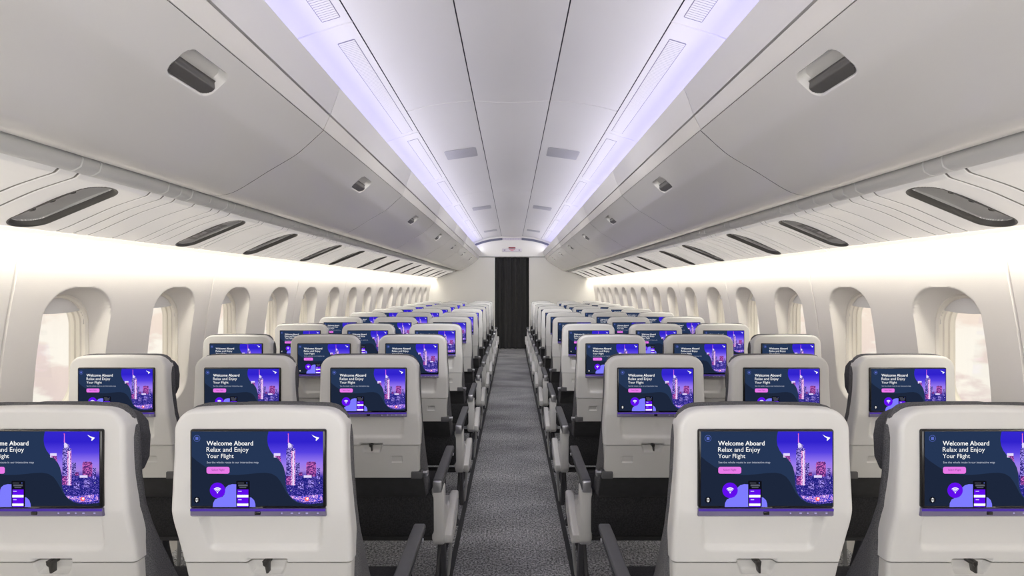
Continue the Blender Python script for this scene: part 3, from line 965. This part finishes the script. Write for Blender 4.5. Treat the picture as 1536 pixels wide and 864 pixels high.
for side in (-1, 1):
    sn = 'left' if side < 0 else 'right'
    for i in range(8):
        y0 = BIN0+BINP*i; y1 = min(D-.004, y0+BINP)
        if i == 0: pass
        bin_unit(side, y0+.002, y1-.002, 1.272+BINP*i if 1.272+BINP*i+.1 < y1 else None, 'white overhead luggage bin on the %s, %s' % (sn, BPOS[i]), 'overhead bins on the %s' % sn)
    # the bin just behind the camera keeps the row closed
    aft(bin_unit(side, Y0, BIN0-.002, None, 'white overhead luggage bin on the %s' % sn, 'overhead bins on the %s' % sn))

# ------------------------------------------------------------------ ceiling
CE = [(0, 1.146), (-.10, 1.149), (-.19, 1.154), (-.233, 1.157)]
CE2 = [(-.239, 1.157), (-.35, 1.149), (-.45, 1.137), (-.55, 1.118), (-.651, 1.091)]
CE3 = [(-.656, 1.089), (-.75, 1.061), (-.87, 1.022), (-1.0, .963), (-1.10, .90), (-1.145, .856)]
def ceil_strip(bm, pts, seams, mi=0):
    P = Profile([(x, H+z) for x, z in pts], 6)
    ss = samples(0, P.L, .03)
    yy = samples(Y0, D, .25, [(q-.012, q+.012, .002) for q in seams])
    for side in (-1, 1):
        def f(a, y):
            p = P.at(a); d = 0
            for q in seams:
                e = abs(y-q)
                if e < .006: d = .006*(1-sst(.001, .005, e))
            return Vector((-p.x if side > 0 else p.x, y, p.y+d))
        n0 = len(bm.faces); grid(bm, ss, yy, f)
        bm.faces.ensure_lookup_table()
        for fa in bm.faces[n0:]: fa.material_index = mi
bm = bmesh.new()
CS = [2.94+2.752*i for i in (-1, 0, 1, 2)]
BS = [1.945+BINP*i for i in range(-2, 7)]
ceil_strip(bm, CE, CS); ceil_strip(bm, CE2, CS); ceil_strip(bm, CE3, BS)
for s in (-1, 1):                       # dark shadow gaps between the panels
    for x, z, w in ((.236, 1.157, .012), (.6535, 1.090, .007)):
        prism(bm, [(s*(x-w), H+z+.004), (s*(x-w), H+z+.03), (s*(x+w), H+z+.03), (s*(x+w), H+z+.004)], 'y', Y0, D, mi=1)
struct(obj('ceiling', bm, [M['ceil'], M['gap']], smooth=40))

C2 = Profile([(x, H+z) for x, z in CE2], 6); C3 = Profile([(x, H+z) for x, z in CE3], 6)
def on(P, side, a, y, drop):
    p = P.at(a); n = P.nrm(a)
    if n.y < 0: n = -n
    p = p-n*drop
    return Vector((-p.x if side > 0 else p.x, y, p.y))
def solid_patch(P, side, a0, a1, y0, y1, th, r, step=.02, off=.0005):
    bm = bmesh.new(); ca, cy, ha, hy = (a0+a1)/2, (y0+y1)/2, (a1-a0)/2, (y1-y0)/2
    def ring(d, g):
        pts = []
        for sa, sy, an in ((1, -1, -90), (1, 1, 0), (-1, 1, 90), (-1, -1, 180)):
            for q in range(5):
                t = math.radians(an+22.5*q)
                pts.append(on(P, side, ca+sa*(ha+g-r)+r*math.cos(t), cy+sy*(hy+g-r)+r*math.sin(t), d))
        return pts
    loft(bm, [ring(-off, 0), ring(th*.6, 0), ring(th, -.003)])
    return bm
VP = ['nearest the camera', 'second from the camera', 'farthest from the camera']
for side in (-1, 1):
    sn = 'left' if side < 0 else 'right'
    for i in range(3):
        y = 3.90+2.752*i
        o = obj('ceiling_vent', solid_patch(C2, side, .060, .325, y, y+.255, .003, .02), M['vent'])
        tag(o, 'flat grey rectangular vent in the %s ceiling panel, %s' % (sn, VP[i]), 'ceiling vent', 'grey ceiling vents')
    GP = ['nearest the camera', 'second from the camera', 'third from the camera', 'fourth from the camera', 'fifth from the camera', 'sixth from the camera', 'nearest the bulkhead']
    for i in range(7):
        y0, y1 = BS[i+1]+.115, BS[i+2]-.05 if i+2 < len(BS) else D-.2
        if i == 0: pass
        t = thing('air_grille', 'slatted air grille beside the %s lavender cove, %s' % (sn, GP[i]), 'air grille', (0, 0, 0), 'air grilles beside the %s cove' % sn)
        obj('backing', solid_patch(C3, side, .030, .108, y0, y1, .0008, .006), M['grille'], t)
        bm = bmesh.new(); q = y0+.006
        while q < y1-.006:
            pts0 = [on(C3, side, a, q, .0012) for a in (.033, .07, .105)]; pts1 = [on(C3, side, a, q+.008, .0035) for a in (.033, .07, .105)]
            pts2 = [on(C3, side, a, q+.0085, .0008) for a in (.033, .07, .105)]
            A = [bm.verts.new(p) for p in pts0]; B = [bm.verts.new(p) for p in pts1]; Cc = [bm.verts.new(p) for p in pts2]
            for j in range(2):
                bm.faces.new((A[j], A[j+1], B[j+1], B[j])); bm.faces.new((B[j], B[j+1], Cc[j+1], Cc[j]))
            q += .0135
        obj('slats', bm, M['ceil'], t, smooth=0)

# outer skin of the fuselage above the panels, unseen, added to block sky light
for s in (-1, 1):
    bm = bmesh.new(); prism(bm, [(s*1.835, 1.632), (s*1.79, 2.05), (s*1.45, 2.55), (s*.75, 2.78), (s*.0, 2.82), (s*0, 2.84), (s*.76, 2.80), (s*1.47, 2.565), (s*1.81, 2.06), (s*1.86, 1.632)], 'y', Y0-.05, D+.16)
    struct(obj('trim_%d' % k, bm, M['carcass'], smooth=0)); k += 1

# ------------------------------------------------------------------ bulkhead, curtain, sign
bm = bmesh.new()
box(bm, (-1.215, D+.02, 1.35), (1.65, .04, 2.7)); box(bm, (1.215, D+.02, 1.35), (1.65, .04, 2.7)); box(bm, (0, D+.02, 2.395), (.78, .04, .61))
box(bm, (0, D+.14, 1.35), (3.9, .04, 2.7))
struct(obj('wall_front', bm, M['endwall'], smooth=0))
bm = bmesh.new(); box(bm, (0, Y0-.03, 1.35), (3.9, .04, 2.7)); struct(obj('wall_back', bm, M['endwall'], smooth=0))  # unseen aft wall, put in to keep sky light out
bm = bmesh.new(); box(bm, (0, D-.004, H+.688), (1.50, .03, .014)); struct(obj('trim_%d' % k, bm, M['darkline'], smooth=0)); k += 1
for s in (-1, 1):
    bm = bmesh.new(); box(bm, (s*.393, D-.004, 1.044), (.010, .02, 2.07)); struct(obj('trim_%d' % k, bm, M['rail'], smooth=0)); k += 1
for s in (-1, 1):
    bm = bmesh.new(); n = 14; top = []; bot = []
    arc_ = Profile([(-.215, H+1.118), (-.35, H+1.106), (-.5, H+1.083), (-.65, H+1.047), (-.78, H+1.003), (-.853, H+.972)], 6)
    pts = [arc_.at(arc_.L*i/n) for i in range(n+1)]
    poly = [(-s*p.x if s > 0 else p.x, p.y) for p in pts] + [((-p.x if s > 0 else p.x), p.y-.05) for p in pts[::-1]]
    poly = [((-p.x if s > 0 else p.x), p.y) for p in pts] + [((-p.x if s > 0 else p.x), p.y-.048) for p in pts[::-1]]
    prism(bm, poly, 'y', D-.03, D-.001); struct(obj('trim_%d' % k, bm, M['slate'], smooth=0)); k += 1
bm = bmesh.new(); box(bm, (0, D-.015, H+1.093), (.42, .03, .05), .004)
t = thing('bulkhead_vent', 'pale slotted vent strip where the ceiling meets the bulkhead', 'vent', (0, 0, 0))
obj('strip', bm, M['plaque'], t)
bm = bmesh.new()
for i in range(16): box(bm, (-.19+.0253*i, D-.031, H+1.093), (.006, .004, .034))
obj('slots', bm, M['vent'], t, smooth=0)

bm = bmesh.new()
us_ = samples(-.388, .388, .004); vs_ = samples(.012, 2.075, .05)
def cf(x, z):
    a = .030*math.sin(x*2*PI/.118+.6) + .014*math.sin(x*2*PI/.21+1.7+z*.4) + .003*math.sin(x*110+z*1.2)
    return Vector((x, D+.045+a*(.75+.25*z/2), z))
grid(bm, us_, vs_, cf)
o = obj('curtain', bm, M['curtain'], smooth=80)
tag(o, 'black pleated curtain hanging in the doorway at the end of the aisle', 'curtain')

t = thing('exit_sign', 'small white plaque with red markings above the curtain', 'sign', (0, D, H+.86))
bm = bmesh.new(); box(bm, (0, -.012, -.02), (.44, .02, .075), .008); obj('plaque', bm, M['plaque'], t)
bm = bmesh.new(); box(bm, (0, -.014, .034), (.155, .022, .026), .003); obj('red_bar', bm, M['red'], t)
bm = bmesh.new(); box(bm, (0, -.0225, -.008), (.13, .003, .016)); box(bm, (0, -.0225, -.028), (.07, .003, .014)); obj('pink_mark', bm, M['pinkm'], t, smooth=0)
bm = bmesh.new(); box(bm, (-.165, -.0225, -.018), (.03, .003, .016)); box(bm, (.165, -.0225, -.018), (.03, .003, .016)); obj('side_mark', bm, M['slate'], t, smooth=0)

# ------------------------------------------------------------------ sky outside
W = bpy.data.worlds.new('sky'); S.world = W; W.use_nodes = True
nt = W.node_tree; N = nt.nodes; L = nt.links
bg = N['Background']
tc = N.new('ShaderNodeTexCoord'); sp = N.new('ShaderNodeSeparateXYZ'); L.new(tc.outputs['Generated'], sp.inputs[0])
mr = N.new('ShaderNodeMapRange'); mr.inputs['From Min'].default_value = -.30; mr.inputs['From Max'].default_value = .10; L.new(sp.outputs['Z'], mr.inputs['Value'])
r = N.new('ShaderNodeValToRGB'); cr = r.color_ramp
cr.elements[0].position = 0; cr.elements[0].color = srgb(216, 204, 204); cr.elements[1].position = 1; cr.elements[1].color = srgb(255, 250, 232)
for pos, c in ((.35, (230, 212, 206)), (.6, (244, 226, 212)), (.8, (255, 242, 220))):
    e = cr.elements.new(pos); e.color = srgb(*c)
L.new(mr.outputs[0], r.inputs['Fac'])
mp = N.new('ShaderNodeMapping'); mp.inputs['Scale'].default_value = (7, 7, 15); L.new(tc.outputs['Generated'], mp.inputs['Vector'])
no = N.new('ShaderNodeTexNoise'); no.inputs['Scale'].default_value = 1.4; no.inputs['Detail'].default_value = 6; no.inputs['Roughness'].default_value = .55; L.new(mp.outputs[0], no.inputs['Vector'])
nr = N.new('ShaderNodeValToRGB'); nr.color_ramp.elements[0].position = .46; nr.color_ramp.elements[1].position = .54; L.new(no.outputs['Fac'], nr.inputs['Fac'])
lo = N.new('ShaderNodeMapRange'); lo.inputs['From Min'].default_value = .05; lo.inputs['From Max'].default_value = -.08; lo.inputs['To Min'].default_value = .2; lo.inputs['To Max'].default_value = .9; L.new(sp.outputs['Z'], lo.inputs['Value'])
mu = N.new('ShaderNodeMath'); mu.operation = 'MULTIPLY'; L.new(nr.outputs['Color'], mu.inputs[0]); L.new(lo.outputs[0], mu.inputs[1])
mx = N.new('ShaderNodeMix'); mx.data_type = 'RGBA'; L.new(mu.outputs[0], mx.inputs['Factor']); L.new(r.outputs['Color'], mx.inputs[6]); mx.inputs[7].default_value = srgb(255, 250, 238)
L.new(mx.outputs[2], bg.inputs['Color']); bg.inputs['Strength'].default_value = 1.12

# ------------------------------------------------------------------ lamps and added fill lights
def area(name, loc, size, rot, color, watts):
    l = bpy.data.lights.new(name, 'AREA'); l.shape = 'RECTANGLE'; l.size, l.size_y = size; l.color = color; l.energy = watts
    o = bpy.data.objects.new(name, l); COL.objects.link(o); o.location = loc; o.rotation_euler = rot
    return o
LY = D-Y0-.1; YM = (D+Y0)/2
def aim(d):
    """rotation whose -Z looks along d with local Y along the cabin"""
    z = -Vector(d).normalized(); y = Vector((0, 1, 0)); x = y.cross(z)
    return Matrix((x, y, z)).transposed().to_euler()
for s in (-1, 1):
    area('cove_lamp', (s*.86, YM, H+.836), (.06, LY), aim((-s*.05, 0, 1)), (.48, .47, 1.0), 13)
    area('ceiling_lamp', (s*.745, YM, H+.838), (.05, LY), aim((-s*1, 0, .40)), (1.0, .98, .97), 19)  # added neutral fill, hidden in the cove beside the lavender lamp
    area('wall_wash_lamp', (s*1.750, YM, H+.222), (.03, LY), aim((s*.25, 0, -.95)), (1.0, .94, .82), 47)
area('aft_cabin_lamp', (0, Y0+.10, 1.15), (2.6, 1.0), (math.radians(124), 0, 0), (1.0, .985, .97), 30)  # added fill behind the camera, tilted up towards the bins
for y in (1.9, 4.4, 6.9):
    o = area('aisle_lamp', (0, y, 2.16), (.8, .2), (math.radians(66), 0, 0), (1.0, .985, .97), 7)  # one-sided fills added in mid-air over the aisle, unseen from behind
    o.data.spread = math.radians(95)

# ------------------------------------------------------------------ camera
c = bpy.data.cameras.new('camera'); co = bpy.data.objects.new('camera', c); COL.objects.link(co)
co.location = (0, 0, H); co.rotation_euler = (math.radians(90), 0, 0)
c.sensor_width = 36; c.lens = 711/1536*36; c.clip_start = .02; c.shift_y = -1/1536
S.camera = co
S.view_settings.view_transform = 'Standard'
